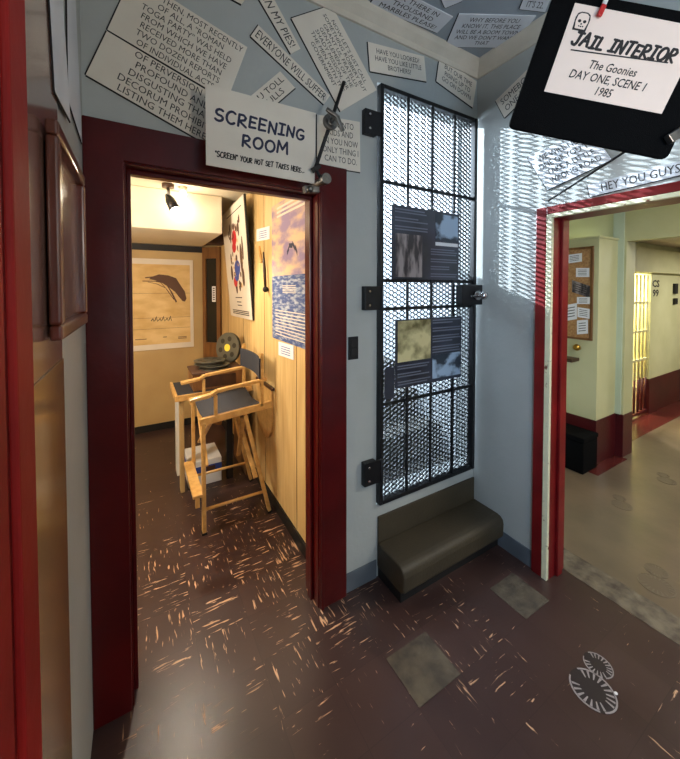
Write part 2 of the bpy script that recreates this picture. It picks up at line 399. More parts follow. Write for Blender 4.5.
# ---- jail doorway in the right wall
d2 = struct(B(XB-.004, XB+TB, 1.0, 1.01, 0, 1.96).build('door_2', 'red_lit'))
B(XB-.004, XB+TB, -.12, -.11, 0, 1.96).build('jamb', 'red_lit', d2)
B(XB-.004, XB+TB, -.11, 1.0, 1.95, 1.96).build('head_jamb', 'red_lit', d2)
mb = MB(); mb.box(XB-.02, XB, 1.03, 1.085, 0, 2.01); mb.box(XB-.02, XB, -.2, 1.03, 1.97, 2.01); mb.box(XB-.02, XB, -.2, -.13, 0, 1.97)
mb.build('casing', 'red_lit', d2, .003)
mb = MB(); mb.box(XB-.022, XB, 1.0, 1.029, 0, 1.969); mb.box(XB-.022, XB, -.11, 1.0, 1.948, 1.969)
mb.build('casing_edge', 'cream_edge', d2, .003)
B(XB+.06, XB+.11, .985, 1.0, 0, 1.95).build('door_stop', 'red_lit', d2, .003)
struct(B(2.045, 2.215, -2.6, 4.5, -.12, .002).build('trim_threshold', 'roughc'))

# ---- red casing and varnished leaf on the left wall, close to the camera
d3 = struct(B(XC, XC+.006, .63, 1.0, 0, ZC-.09).build('door_3', 'copper'))
d3['label'] = 'glossy brown varnished door leaf beside the near red frame'; d3['category'] = 'door'
B(XC+.006, XC+.009, .64, .995, .02, 1.42).build('lower_panel', 'tan', d3, .001)
mb = MB(); mb.box(XC, XC+.03, .549, .63, 0, ZC-.09); mb.box(XC, XC+.03, .38, .513, 0, ZC-.09)
mb.build('casing', 'redb', d3, .006, 3)
B(XC, XC+.022, .513, .549, 0, ZC-.09).build('casing_groove', 'red', d3)

# ================================================================== STAIRWELL behind the gate
SX0, SX1, SY0, SY1, SZ = .99, XB, YA+TA, 3.35, 3.6
struct(B(SX0-.14, SX0, SY0, SY1, 0, 3.7).build('wall_stair_left', 'stairwall'))
w = MB(); WX0, WX1, WZ0, WZ1 = 1.0, 1.84, 2.38, 3.52
w.box(SX0-.14, SX1, SY1, SY1+.12, 0, WZ0); w.box(SX0-.14, SX1, SY1, SY1+.12, WZ1, 3.7)
w.box(SX0-.14, WX0, SY1, SY1+.12, WZ0, WZ1); w.box(WX1, SX1, SY1, SY1+.12, WZ0, WZ1)
struct(w.build('wall_stair_back', 'stairwall'))
struct(B(SX0-.14, SX1, SY0-.1, SY1, SZ, 3.7).build('ceiling_stairwell', 'stairwall'))
struct(B(SX0-.14, SX1+.15, SY0-.14, SY0, ZC, 3.7).build('wall_stair_front', 'stairwall'))
struct(B(SX1-.008, SX1, SY0, SY1, 0, 3.6).build('wall_stair_right', 'stairwall'))
wf = struct(MB().box(WX0, WX1, SY1+.02, SY1+.06, WZ0, WZ0+.03).box(WX0, WX1, SY1+.02, SY1+.06, WZ1-.03, WZ1).box(WX0, WX0+.03, SY1+.02, SY1+.06, WZ0, WZ1).box(WX1-.03, WX1, SY1+.02, SY1+.06, WZ0, WZ1).build('window_1', 'white'))
st = thing('staircase', (1.45, 2.4, 0), 'dark stone stairs rising behind the black mesh gate', 'stairs')
for i, (y0, z) in enumerate(((1.635, .40), (1.76, .60), (2.01, .79), (2.26, .97))):
    y1 = (1.76, 2.01, 2.26, SY1-.001)[i]
    B(SX0+.001, SX1-.009, y0, y1, 0.001, z).build('step', 'stair', st, .012)

# ================================================================== GATE
gt = thing('security_gate', (1.5, YA, .41), 'tall black barred gate of diamond mesh hinged over the steps', 'gate')
GX0, GX1, GZ0, GZ1, GY = 1.112, 1.880, .405, 2.652, YA-.006
mb = MB(); s = .035
mb.box(GX0, GX0+.022, GY-.02, GY+.02, GZ0, GZ1); mb.box(GX1-.024, GX1, GY-.02, GY+.02, GZ0, GZ1)
mb.box(GX0+.022, GX1-.03, GY-.02, GY+.02, GZ0, GZ0+.022); mb.box(GX0+.022, GX1-.03, GY-.02, GY+.02, GZ1-.022, GZ1)
mb.build('gate_frame', 'black', gt, .003)
for k in (1, 2, 3):
    x = GX0+.011+(GX1-GX0-.03)*k/4
    B(x-.0065, x+.0065, GY-.016, GY-.003, GZ0+.02, GZ1-.02).build('vertical_bar', 'black', gt, .002)
for z in (2.15, 1.62, 1.466, .945):
    B(GX0+.02, GX1-.02, GY-.0025, GY+.008, z-.009, z+.009).build('crossbar', 'black', gt)
def diamond_mesh():
    mb = MB(); pw, ph = .050, .0255; x0, x1, z0, z1 = GX0+.02, GX1-.028, GZ0+.02, GZ1-.02
    nz = int((z1-z0)/ph); nx = int(round((x1-x0)/pw)); pw = (x1-x0)/nx; ph = (z1-z0)/nz
    y = GY+.0115
    for j in range(nz+1):
        for i in range(nx):
            xa = x0+i*pw; zc = z0+j*ph; bk = .003; kn = .004
            for (p, q) in (((xa+kn, zc), (xa+pw/2-kn, zc+ph/2)), ((xa+pw/2+kn, zc+ph/2), (xa+pw-kn, zc)), ((xa+kn, zc), (xa+pw/2-kn, zc-ph/2)), ((xa+pw/2+kn, zc-ph/2), (xa+pw-kn, zc))):
                if not (z0-.001 <= q[1] <= z1+.001 and z0-.001 <= p[1] <= z1+.001): continue
                a = Vector((p[0], y, p[1])); b = Vector((q[0], y, q[1]))
                mb.bar(a, b, .0038, .011, (0, 1, 0))
            if z0 <= zc <= z1:
                mb.box(xa-kn, xa+kn, y-.0065, y+.0065, zc-.003, zc+.003)
    return mb
dm = diamond_mesh().build('mesh_panel', 'mesh', gt)
for z in (2.43, 1.527, .603):
    h = MB(); hh = .062
    h.box(GX0-.105, GX0+.0005, YA-.034, YA-.0275, z-hh, z+hh)
    h.box(GX0-.105, GX0-.03, YA-.0275, YA-.001, z-hh, z+hh)
    h.tube([(GX0+.004, YA-.034, z-hh), (GX0+.004, YA-.034, z+hh)], .009)
    ho = h.build('hinge_plate', 'black', gt, .004)
    for dz in (-.036, .036):
        MB().tube([(GX0-.078, YA-.0345, z+dz), (GX0-.078, YA-.040, z+dz)], [.0085, .006], 10).build('bolt', 'steel', ho)
lt = B(1.685, 1.872, YA-.08, YA-.027, 1.475, 1.60).build('latch_box', 'black', gt, .006)
MB().tube([(1.80, YA-.085, 1.535), (1.80, YA-.105, 1.535)], .028, 16).tube([(1.80, YA-.1051, 1.535), (1.80, YA-.13, 1.535)], .014, 12).sphere((1.80, YA-.145, 1.535), (.026, .02, .026)).bar((1.73, YA-.10, 1.53), (1.86, YA-.10, 1.53), .012, .012).build('lock_knob', 'steel', lt)
# plaques wired to the gate
def plaque(label, z0, z1, xs, kind):
    y = YA-.037; r = thing('information_plaque', ((xs[0]+xs[1])/2, y, z0), label, 'plaque', 'plaques on the gate')
    B(xs[0], xs[1], y, y+.004, z0, z1).build('backing', 'slate', r)
    return r, y
a = onY(YA-.037, 392, 204); b = onY(YA-.037, 459, 213); c = onY(YA-.037, 392, 279)
x0, x1, z0, z1 = a.x, b.x, c.z, a.z
pr, y = plaque('upper dark plaque on the gate with grey figures photo', z0, z1, (x0, x1), 0)
wd, hg = x1-x0, z1-z0
B(x0+.05*wd, x0+.42*wd, y-.0015, y, z0+.03*hg, z0+.62*hg).build('photo', 'grey_photo', pr)
B(x0+.62*wd, x0+.98*wd, y-.0015, y, z0+.56*hg, z0+.96*hg).build('photo', 'blue_photo', pr)
B(x0+.62*wd, x0+.98*wd, y-.002, y, z0+.50*hg, z0+.55*hg).build('caption_strip', 'cardb', pr)
def lines_of_print(x0, x1, zt, zb, n, y, parent, skip=()):
    mb = MB(); st = (zt-zb)/n
    for k in range(n):
        if k in skip: continue
        z = zt-st*(k+.5); e = x1-(x1-x0)*random.choice((0, .04, .1, .3))
        mb.box(x0, e, y-.0008, y, z-st*.22, z+st*.22)
    mb.build('print_lines', 'txt', parent)
lines_of_print(x0+.04*wd, x0+.5*wd, z1-.03*hg, z0+.66*hg, 8, y, pr, (2, 5))
lines_of_print(x0+.55*wd, x0+.97*wd, z0+.46*hg, z0+.03*hg, 12, y, pr, (3, 6, 9))
a = onY(YA-.037, 395.5, 320); b = onY(YA-.037, 461.5, 319); c = onY(YA-.037, 395.5, 391)
x0, x1, z0, z1 = a.x, b.x, c.z+.01, a.z; wd, hg = x1-x0, z1-z0
pr, y = plaque('lower dark plaque on the gate with sepia building photo', z0, z1, (x0, x1), 1)
B(x0+.03*wd, x0+.5*wd, y-.0015, y, z0+.38*hg, z0+.98*hg).build('photo', 'sepia', pr)
B(x0+.53*wd, x0+.98*wd, y-.0015, y, z0+.05*hg, z0+.42*hg).build('photo', 'blue_photo', pr)
lines_of_print(x0+.53*wd, x0+.98*wd, z1-.02*hg, z0+.44*hg, 13, y, pr, (2, 5, 9))
lines_of_print(x0+.03*wd, x0+.5*wd, z0+.34*hg, z0+.03*hg, 8, y, pr, (2, 5))
a = onY(YA-.036, 383, 369); b = onY(YA-.036, 395, 398)
pl = thing('information_plaque', (1.17, YA-.03, b.z), 'narrow dark strip at the left of the lower gate plaque', 'plaque', 'plaques on the gate')
B(GX0+.024, x0-.004, YA-.033, YA-.03, b.z, a.z).build('backing', 'slate', pl)

# ---- olive step in front of the gate
sp = thing('entry_step', (1.5, 1.37, 0), 'low olive brown step with rounded nose below the mesh gate', 'step')
prof = [(YA-.012, 0.06), (1.285, .06), (1.265, .075), (1.262, .15), (1.268, .175), (1.285, .19), (1.31, .195), (YA-.012, .195)]
mb = MB(); XL, XR = 1.108, XB-.002
n = len(prof)
mb.add([(XL, p, q) for p, q in prof]+[(XR, p, q) for p, q in prof], [tuple(range(n)), tuple(reversed(range(n, 2*n)))]+[(j, j+n, (j+1) % n+n, (j+1) % n) for j in range(n)])
mb.build('tread', 'olive', sp, .008, 3)
B(XL+.01, XR, 1.30, YA-.002, 0.001, .06).build('toe_recess', 'rubber', sp)
B(XL+.005, XR, YA-.012, YA-.001, .06, .335).build('riser', 'olive', sp, .003)

# ---- switch on the wall
sw = thing('light_switch', (.955, YA, 1.27), 'small black switch plate between red door frame and gate', 'switch')
B(.925, .985, YA-.006, YA, 1.212, 1.33).build('plate', 'black', sw, .002)
B(.938, .972, YA-.010, YA-.006, 1.275, 1.315).build('rocker', 'rubber', sw, .002)
B(.938, .972, YA-.010, YA-.006, 1.228, 1.268).build('rocker', 'rubber', sw, .002)

# ================================================================== CARDS
nA, nB, nC, nZ = (0, -1, 0), (-1, 0, 0), (1, 0, 0), (0, 0, -1)
def cA(label, px, lines, **k):
    return card(label, [onY(YA, *p) for p in px], nA, lines, 'quote cards on the hall walls', **k)
def cB(label, px, lines, **k):
    return card(label, [onX(XB, *p) for p in px], nB, lines, 'quote cards on the hall walls', **k)
def cZ(label, px, lines, **k):
    return card(label, [onZ(ZC, *p) for p in px], nZ, lines, 'quote cards on the hall ceiling', m='cardb', **k)
cA('large tilted cream card at upper left mentioning a Roman toga party', [(133, -25), (247, 48), (227, 101), (107.5, 30.5)],
   ['AND THEN, MOST RECENTLY', 'OF ALL, A "ROMAN', 'TOGA PARTY" WAS HELD', 'FROM WHICH WE HAVE', 'RECEIVED MORE THAN', 'TWO DOZEN REPORTS', 'OF INDIVIDUAL ACTS'], box=(.08, .97, .03, .95))
cA('tilted cream card below the toga card, ending LISTING THEM HERE', [(107, 32), (226, 103), (214, 149), (86, 75.5)],
   ['OF PERVERSION SO', 'PROFOUND AND', 'DISGUSTING THAT', 'DECORUM PROHIBITS', 'LISTING THEM HERE.'], box=(.18, .95, .05, .97))
cA('narrow tilted card reading EVERYONE WILL SUFFER', [(258, 26), (329.5, 96), (323.4, 105), (250.3, 37)], ['EVERYONE WILL SUFFER'], box=(.03, .97, .2, .8))
cA('narrow steep card reading MY PIES, cut by the picture top', [(263, -20), (300, 49.4), (290.4, 54.6), (247, -20)], ['EARN MY PIES!'], box=(.05, .93, .22, .78))
cA('small tilted card mostly hidden behind the screening room sign', [(238, 107), (279.7, 72), (294.6, 88.5), (253, 124)], ['YOU TOLL', 'SKULLS'], box=(.1, .94, .15, .85))
cA('big steeply tilted card of small text left of the crown moulding', [(331, 6), (376, 90.6), (340, 112), (291, 19.1)],
   ["NOW LET'S JUST CALL", 'SOMETHING ROBBERY BUT', 'GRANT US, FRATELLIS', 'GENTLEMEN OF THE', 'SHADY MISSION, OR', 'THE MEN WITH THE', 'GOVERNMENT'], box=(.06, .95, .12, .88))
cA('square card behind the clamp ending TO DO', [(316.5, 115), (359.2, 122.4), (359.7, 172.5), (316.5, 165.5)], ['RUN INTO', 'KIDS AND', 'IN YOU NOW', 'ONLY THING I', 'CAN TO DO.'], box=(.12, .95, .12, .93))
cA('cream card above the left end of the mesh gate', [(367.2, 42.4), (423.5, 57), (425.7, 82), (369.4, 71.7)], ['HAVE YOU LOOKED?', 'HAVE YOU LIKE LITTLE', 'BROTHERS?'], box=(.1, .92, .15, .85))
cA('cream card above the right end of the mesh gate', [(439, 57), (476, 82), (472, 108), (435.6, 81.6)], ['BUT OUR TIME', 'RISING UP TO', 'GO ON DOWN'], box=(.12, .9, .18, .85))
cA('corner of a cream card at the picture top, left of MY PIES', [(222, -12), (250, -6), (241, 5), (226, -3)], None)
cZ('ceiling card ending MARBLES PLEASE', [(386, -18), (453, 16), (437, 32), (369, 4)], ['SIX THERE IN', 'THOUSAND', 'MARBLES PLEASE!'], box=(.1, .92, .12, .9))
cZ('ceiling card starting WHY BEFORE YOU', [(459, 13), (536, 15), (512, 47), (445, 46)], ['WHY BEFORE YOU', 'KNOW IT, THIS PLACE', "WILL BE A BOOM TOWN", "AND WE DON'T WANT", 'THAT'], box=(.06, .94, .1, .92))
cZ('ceiling card cut off at picture top, above the marbles card', [(436, -14), (468, -16), (462, 0), (445, 7)], None)
cZ('ceiling card cut off at picture top, beside the black flag', [(526, -8), (552, -6), (545, 11), (519.5, 8)], ["IT'S 22."], box=(.2, .85, .2, .6))
cZ('ceiling card above the left part of the jail sign paper', [(592, -22), (640, -8), (626, 7.5), (585, -8)], ['YOUR TIME'], box=(.1, .9, .15, .6))
cZ('ceiling card at the top right picture corner', [(654, -14), (700, -8), (694, 16), (650, 8)], None)
cB('cream card under the right crown, half behind the black flag', [(496, 101), (541, 57), (549, 75), (505, 118)], ["SOMEBODY'S", 'ONE REALLY'], box=(.08, .95, .15, .85))
cB('sunlit card with tilted lines above the jail doorway', [(528, 158), (590, 128), (612, 160), (548, 190)], ['WE WILL NEED', 'ONE OF YOU TO', 'TAKE A LITTLE', 'WRONG ROAD'], box=(.08, .95, .1, .9), m='cardb')
cB('long strip card reading HEY YOU GUYS over the jail doorway', [(588, 185), (690, 159), (690, 173), (590.5, 197)], ['HEY YOU GUYS!'], box=(.15, .95, .2, .85), m='cardb')
q = [Vector((XC, y, z)) for y, z in ((.80, 2.75), (.985, 2.55), (1.155, 2.02), (.955, 2.00))]
card('pale card on the left wall, beside the near red frame', q, nC, None, 'quote cards on the hall walls', m='cardb', gap=.007, t=.003)
q = [Vector((XC, y, z)) for y, z in ((1.19, 2.6), (1.33, 2.5), (1.43, 2.06), (1.17, 2.08))]
card('pale card on the left wall, nearest the corner', q, nC, None, 'quote cards on the hall walls', m='cardb', gap=.002, t=.003)

# ---- framed picture on left wall
fr = thing('picture_frame', (XC, .93, 1.47), 'dark varnished wooden frame with glass on the left wall', 'frame')
mb = MB(); y0, y1, z0, z1, xa, xb, tt = .84, 1.235, 1.478, 1.90, XC+.010, XC+.031, .03
mb.box(xa, xb, y0, y1, z0, z0+tt); mb.box(xa, xb, y0, y1, z1-tt, z1); mb.box(xa, xb, y0, y0+tt, z0+tt, z1-tt); mb.box(xa, xb, y1-tt, y1, z0+tt, z1-tt)
mb.build('frame_rails', 'brown', fr, .006, 3)
B(xa, xa+.006, y0+tt, y1-tt, z0+tt, z1-tt).build('picture', 'copper', fr)

# ---- screening room sign held in a stand clamp
ys = 1.38
q = [onY(ys, *p) for p in ((205, 84), (315.5, 113.5), (314.3, 184), (206, 165))]
sg = thing('screening_room_sign', onY(ys, 260, 170), 'white handwritten SCREENING ROOM sign over the left doorway', 'sign')
MB().prism(q, nA, .004).build('board', 'card', sg)
qf = [p+Vector(nA)*.004 for p in q]
stroke_text('lettering', qf, nA, 'SCREENING', 'inkb', sg, (.07, .885, .58, .73), .021, slant=.12)
stroke_text('lettering', qf, nA, 'ROOM', 'inkb', sg, (.295, .72, .33, .48), .021, slant=.08)
stroke_text('lettering', qf, nA, '"SCREEN" YOUR HOT SET TAKES HERE...', 'ink', sg, (.07, .89, .125, .19), .0095, slant=.15)
cl = thing('grip_clamp', onY(1.34, 328, 125), 'black rod in a steel grip clamp beside the screening room sign', 'clamp')
pa, pb = onY(1.35, 344, 82), onY(1.35, 315.5, 168)
MB().tube([pa, pb], .008, 10).build('rod', 'rubber', cl)
c = onY(1.35, 328, 124)
MB().tube([c+Vector((0, -.012, 0)), c+Vector((0, -.03, 0))], .034, 20).tube([c+Vector((0, -.0305, 0)), c+Vector((0, -.04, 0))], .022, 16).build('grip_head', 'steeld', cl, .002)
MB().tube([c+Vector((0, -.04, 0)), c+Vector((0, -.075, 0))], .010, 10).bar(c+Vector((-.05, -.078, .018)), c+Vector((.012, -.078, -.004)), .012, .016).bar(c+Vector((.0, -.078, 0)), c+Vector((.03, -.078, -.055)), .012, .018).build('wing_knob', 'steeld', cl, .003)
MB().bar(pb+Vector((-.012, 0, -.012)), pb+Vector((.018, 0, .012)), .028, .022).build('jaw', 'rubber', cl, .003)
c2 = onY(1.36, 322, 181)
MB().tube([c2+Vector((0, -.02, 0)), c2+Vector((0, .107, 0))], .016, 14).tube([c2+Vector((0, -.045, 0)), c2+Vector((0, -.0205, 0))], .024, 14).build('bracket_post', 'steeld', cl, .002)
MB().tube([c2, pb], .007, 8).build('bracket_arm', 'rubber', cl)
c3 = onY(1.36, 311, 190)
MB().bar(c3+Vector((-.03, .01, .0)), c3+Vector((.04, .01, .008)), .03, .03).sphere(c3+Vector((-.01, -.01, 0)), .016).build('bracket_foot', 'steeld', cl, .004)

# ---- black flag with jail interior paper
PD = EYE+FW*1.12
def onf(x, y, d=1.12): return onpl(x, y, EYE+FW*d, FW)
nf = -FW
def rounded(pts, r, k=4):
    out = []
    for i, p in enumerate(pts):
        a = (pts[i-1]-p).normalized()*r; b = (pts[(i+1) % len(pts)]-p).normalized()*r
        for j in range(k+1):
            t = j/k; out.append((p+a)*(1-t)**2+p*2*t*(1-t)+(p+b)*t*t)
    return out
fl = thing('black_flag', onf(590, 150), 'black cloth panel hung at top right with JAIL INTERIOR paper', 'flag')
MB().prism(rounded([onf(554, -9), onf(728, 23), onf(664, 161), onf(507, 129)], .022), nf, .012).build('cloth_panel', 'cloth', fl, .003)
q = [onf(x, y, 1.1065) for x, y in ((575, 3), (704, 28), (661.5, 114), (544, 91.5))]
pp = MB().prism(q, nf, .0008).build('paper', 'paperp', fl)
qf = [p+nf*.0008 for p in q]
stroke_text('heading', qf, nf, 'JAIL INTERIOR', 'ink', pp, (.075, .905, .555, .695), .022, slant=.25)
MB().prism([bil(qf, u, v)+nf*.0006 for u, v in ((.09, .485), (.86, .545), (.86, .56), (.09, .50))], nf, .0003).build('underline', 'ink', pp)
lettering('small_print', qf, nf, ['The Goonies', 'DAY ONE, SCENE 1', '1985'], 'ink', pp, box=(.15, .78, .06, .43), shear=.2, bold=.01)
def ell(cu, cv, ru, rv, k=16, sq=0): return [bil(qf, cu+ru*math.cos(2*PI*j/k), cv+rv*math.sin(2*PI*j/k)) for j in range(k)]
sk = MB().prism([p+nf*.0003 for p in [bil(qf, u, v) for u, v in ((.045, .71), (.15, .71), (.155, .85), (.145, .90), (.12, .92), (.075, .92), (.05, .90), (.04, .85))]], nf, .0003).build('skull_emblem', 'ink', pp)
MB().prism([p+nf*.0007 for p in [bil(qf, u, v) for u, v in ((.06, .73), (.135, .73), (.145, .81), (.14, .88), (.12, .905), (.075, .905), (.055, .88), (.05, .81))]], nf, .0003).build('skull_face', 'paperp', sk)
mb = MB()
for cu, cv, ru, rv in ((.078, .815, .013, .018), (.118, .815, .013, .018), (.098, .785, .007, .01), (.085, .76, .006, .008), (.1, .757, .006, .008), (.115, .76, .006, .008)):
    mb.prism([p+nf*.0011 for p in ell(cu, cv, ru, rv, 10)], nf, .0003)
mb.build('skull_features', 'ink', sk)
pg = MB().bar(onf(599, 16, 1.095), onf(604, 5, 1.095), .016, .008, FW).build('clip', 'redp', fl, .002)
MB().bar(onf(604, 4.5, 1.095), onf(609, -8, 1.095), .014, .008, FW).build('clip_body', 'clear', pg, .002)
MB().tube([onf(662, 128, 1.14), onf(548, 201, 1.5)], .0045, 8).build('support_rod', 'rubber', fl)
MB().tube([onf(609, -8, 1.11), Vector((onf(609, -8, 1.11).x, onf(609, -8, 1.11).y, ZC))], .008, 8).build('hanging_rod', 'rubber', fl)
MB().bar(onf(668, 140, 1.09), onf(684, 130, 1.09), .03, .02, FW).build('clip_body', 'steeld', fl, .003)

# ================================================================== FLOOR MARKS
def flat(name, pts, m, label, cat='patch', z=.0006, group=None, t=.0015):
    o = MB().prism([(p[0], p[1], 0.0002) for p in pts], (0, 0, 1), t).build(name, m); return tag(o, label, cat, group)
flat('bare_floor_patch', [(.895, .93), (1.12, .93), (1.12, 1.13), (.895, 1.13)], 'patch', 'square bare patch in the floor nearest the screening room door', group='bare patches in the tile floor')
flat('bare_floor_patch', [(1.578, .93), (1.775, .93), (1.775, 1.125), (1.578, 1.125)], 'patch', 'square bare patch in the floor before the jail doorway', group='bare patches in the tile floor')
def print_mark(cx, cy, ang, sc, label, m1='dec1', m2='dec2'):
    """round floor mark: a large ribbed disc and a smaller ribbed disc"""
    r = thing('floor_mark', (cx, cy, 0), label, 'floor mark', 'round ribbed floor marks')
    R = Matrix.Rotation(ang, 3, 'Z')
    def P(x, y): 
        v = R @ Vector((x*sc, y*sc, 0)); return (cx+v.x, cy+v.y, .0004)
    def disc(ox, oy, rad, nm):
        pts = [P(ox+rad*math.cos(2*PI*k/28), oy+rad*math.sin(2*PI*k/28)) for k in range(28)]
        d = MB().prism(pts, (0, 0, 1), .001).build(nm, m1, r)
        mb = MB()
        for k in range(28):
            a0 = 2*PI*k/28; a1 = 2*PI*(k+1)/28
            if (k % 28) in (4, 5, 6, 16): continue
            mb.prism([P(ox+rad*q*math.cos(a), oy+rad*q*math.sin(a)) for q, a in ((.93, a0), (1, a0), (1, a1), (.93, a1))], (0, 0, 1), .0018)
        for k in range(20):
            a0 = 2*PI*k/20+.05; 
            if k in (3, 4, 5, 13): continue
            mb.prism([P(ox+rad*q*math.cos(a), oy+rad*q*math.sin(a)) for q, a in ((.55, a0), (.9, a0-.03), (.9, a0+.09), (.55, a0+.08))], (0, 0, 1), .0018)
        mb.build('ribs', m2, d)
    disc(0, 0, .078, 'disc'); disc(.125, 0, .052, 'disc')
M['dec1'] = mat('dark_mark', (40, 32, 34), .4); M['dec2'] = mat('pale_mark', (146, 138, 138), .4)
M['dec3'] = mat('faint_mark', (100, 86, 72), .35); M['dec4'] = mat('faint_rib', (112, 100, 84), .4)
print_mark(1.523, .628, .26, 1, 'crisp ribbed round mark on the tiles before the jail doorway')
print_mark(2.36, .69, .3, 1, 'faint ribbed round mark on concrete just past the threshold', 'dec3', 'dec4')
print_mark(3.02, 1.085, .5, .8, 'ribbed round mark on concrete farther in, below the pinboard wall', 'dec3', 'dec4')
print_mark(3.72, 1.04, .5, .8, 'farthest ribbed round mark on the concrete floor', 'dec3', 'dec4')
tag(MB().sphere((1.585, .575, .004), (.007, .006, .003), 8).build('paper_scrap', 'white'), 'tiny white scrap beside the crisp round floor mark', 'scrap')

# ================================================================== SCREENING ROOM
RX, RY = .85, 4.30
w = MB(); w.box(RX, SX0-.14, YA+TA, RY+.2, 0, 2.6) if False else None
struct(B(RX-.012, RX, YA+TA, RY, 0, 2.45).build('wall_screening_right', 'pine'))
struct(B(-1.5, RX, RY, RY+.1, 0, 2.45).build('wall_screening_far', 'tanwall'))
struct(B(-1.6, -1.5, YA+TA, RY+.1, 0, 2.45).build('wall_screening_left', 'tanwall'))
struct(B(-1.6, XC-.14, YA+.04, YA+TA, 0, 2.45).build('wall_screening_front', 'tanwall'))
struct(B(-1.6, RX, YA+TA, RY+.1, 2.39, 2.5).build('ceiling_screening_room', 'plaster'))
sf = struct(B(-1.49, .66, 3.18, RY-.016, 2.06, 2.389).build('ceiling_soffit', 'plaster', bevel=.008))
struct(B(-1.5, RX-.012, RY-.015, RY, 1.99, 2.058).build('dark_band_far', 'rubber'))  # dark band along the far wall below the soffit
struct(B(-1.5, RX-.012, RY-.012, RY, 0, .075).build('baseboard_screening_far', 'rubber'))
struct(B(RX-.024, RX-.012, YA+TA, 4.1, 0, .075).build('baseboard_screening_right', 'rubber'))
# panel seams: battens
mb = MB()
for yy in (1.95, 2.56, 3.17, 3.78):
    mb.box(RX-.0135, RX-.012, yy-.003, yy+.003, .08, 2.39)
struct(mb.build('trim_panel_seams', 'midwood'))
# diagonal cupboard door in the corner
cd = thing('cupboard_door', (.76, 4.22, 0), 'narrow brown wooden door with dark pane in the far corner', 'door')
P0, P1 = Vector((.68, 4.285, 0)), Vector((.835, 4.10, 0)); dd = (P1-P0); L = dd.length; dd.normalize(); nn = Vector((dd.y, -dd.x, 0)); nn = nn if nn.y < 0 else -nn
def dbox(mb, s0, s1, z0, z1, t0, t1):
    pts = [P0+dd*a+nn*b for a, b in ((s0, t0), (s1, t0), (s1, t1), (s0, t1))]
    mb.hexa([p+Vector((0, 0, z0)) for p in pts]+[p+Vector((0, 0, z1)) for p in pts])
mb = MB(); dbox(mb, 0, L, .0, .85, 0, .03); dbox(mb, 0, .045, .85, 2.05, 0, .03); dbox(mb, L-.045, L, .85, 2.05, 0, .03); dbox(mb, .045, L-.045, 1.92, 2.05, 0, .03); dbox(mb, .045, L-.045, .85, .95, 0, .03)
mb.build('door_frame', 'midwood', cd)
mb = MB(); dbox(mb, .045, L-.045, .95, 1.92, .005, .012); mb.build('pane', 'darkglass', cd)
q0 = P0+dd*(L*.5)+nn*.013
mb = MB(); dbox(mb, L*.5, L*.5+.05, 1.42, 1.60, .0125, .0135); nt_ = mb.build('notice', 'white', cd)
mb = MB(); [dbox(mb, L*.5+.012, L*.5+.038, 1.44+k*.026, 1.452+k*.026, .0136, .0142) for k in range(6)]; mb.build('print_marks', 'ink', nt_)
struct(B(.67, RX-.012, 3.95, 4.09, 2.06, 2.385).build('trim_2', 'dkwood'))

# poster on far wall
po = thing('poster', (.25, RY, .9), 'tan framed poster with a dark brown sweep on the far wall', 'poster')
x0, x1, z0, z1 = -.075, .56, .90, 1.90; y = RY-.012
B(x0, x1, y, y+.011, z0, z1).build('mount', 'card', po, .002)
B(x0+.03, x1-.035, y-.001, y, z0+.06, z1-.06).build('print', 'tan_print', po)
def P1p(u, v): return Vector((x0+(x1-x0)*u, y-.0012, z0+(z1-z0)*v))
mb = MB()
body = [(.33, .80), (.45, .83), (.6, .82), (.72, .79), (.8, .70), (.86, .64), (.885, .56), (.86, .525), (.82, .53), (.76, .58), (.7, .635), (.6, .69), (.5, .735), (.42, .76), (.30, .775)]
mb.prism([P1p(*p) for p in body], (0, -1, 0), .0006)
for (a, b, wd_) in (((.24, .79), (.62, .80), .012), ((.20, .755), (.6, .73), .01), ((.55, .74), (.72, .52), .012), ((.45, .76), (.68, .55), .006), ((.28, .745), (.55, .68), .005)):
    a = P1p(*a); b = P1p(*b); mb.bar(a, (a+b)/2+Vector((0, 0, .012)), .0006, wd_); mb.bar((a+b)/2+Vector((0, 0, .012)), b, .0006, wd_*1.4)
mb.build('dark_sweep', 'pbrown', po)
mb = MB()
for k in range(6):
    u = .32+.055*k; mb.bar(P1p(u, .318), P1p(u+.03, .345+.02*(k % 2)), .0006, .008); mb.bar(P1p(u+.03, .345), P1p(u+.045, .31), .0006, .006)
mb.build('script_marks', 'ink', po)
mb = MB()
for u0, u1, v in ((.08, .25, .12), (.5, .56, .13), (.74, .88, .12), (.74, .88, .105)): mb.box(P1p(u0, 0).x, P1p(u1, 0).x, y-.0016, y-.001, P1p(0, v).z, P1p(0, v).z+.008)
mb.build('small_marks', 'pbrown', po)
mb = MB()
for v in (.35, .62, .23): mb.box(x0+.03, x1-.035, y-.0014, y-.001, P1p(0, v).z, P1p(0, v).z+.003)
mb.build('fold_creases', 'midwood', po)

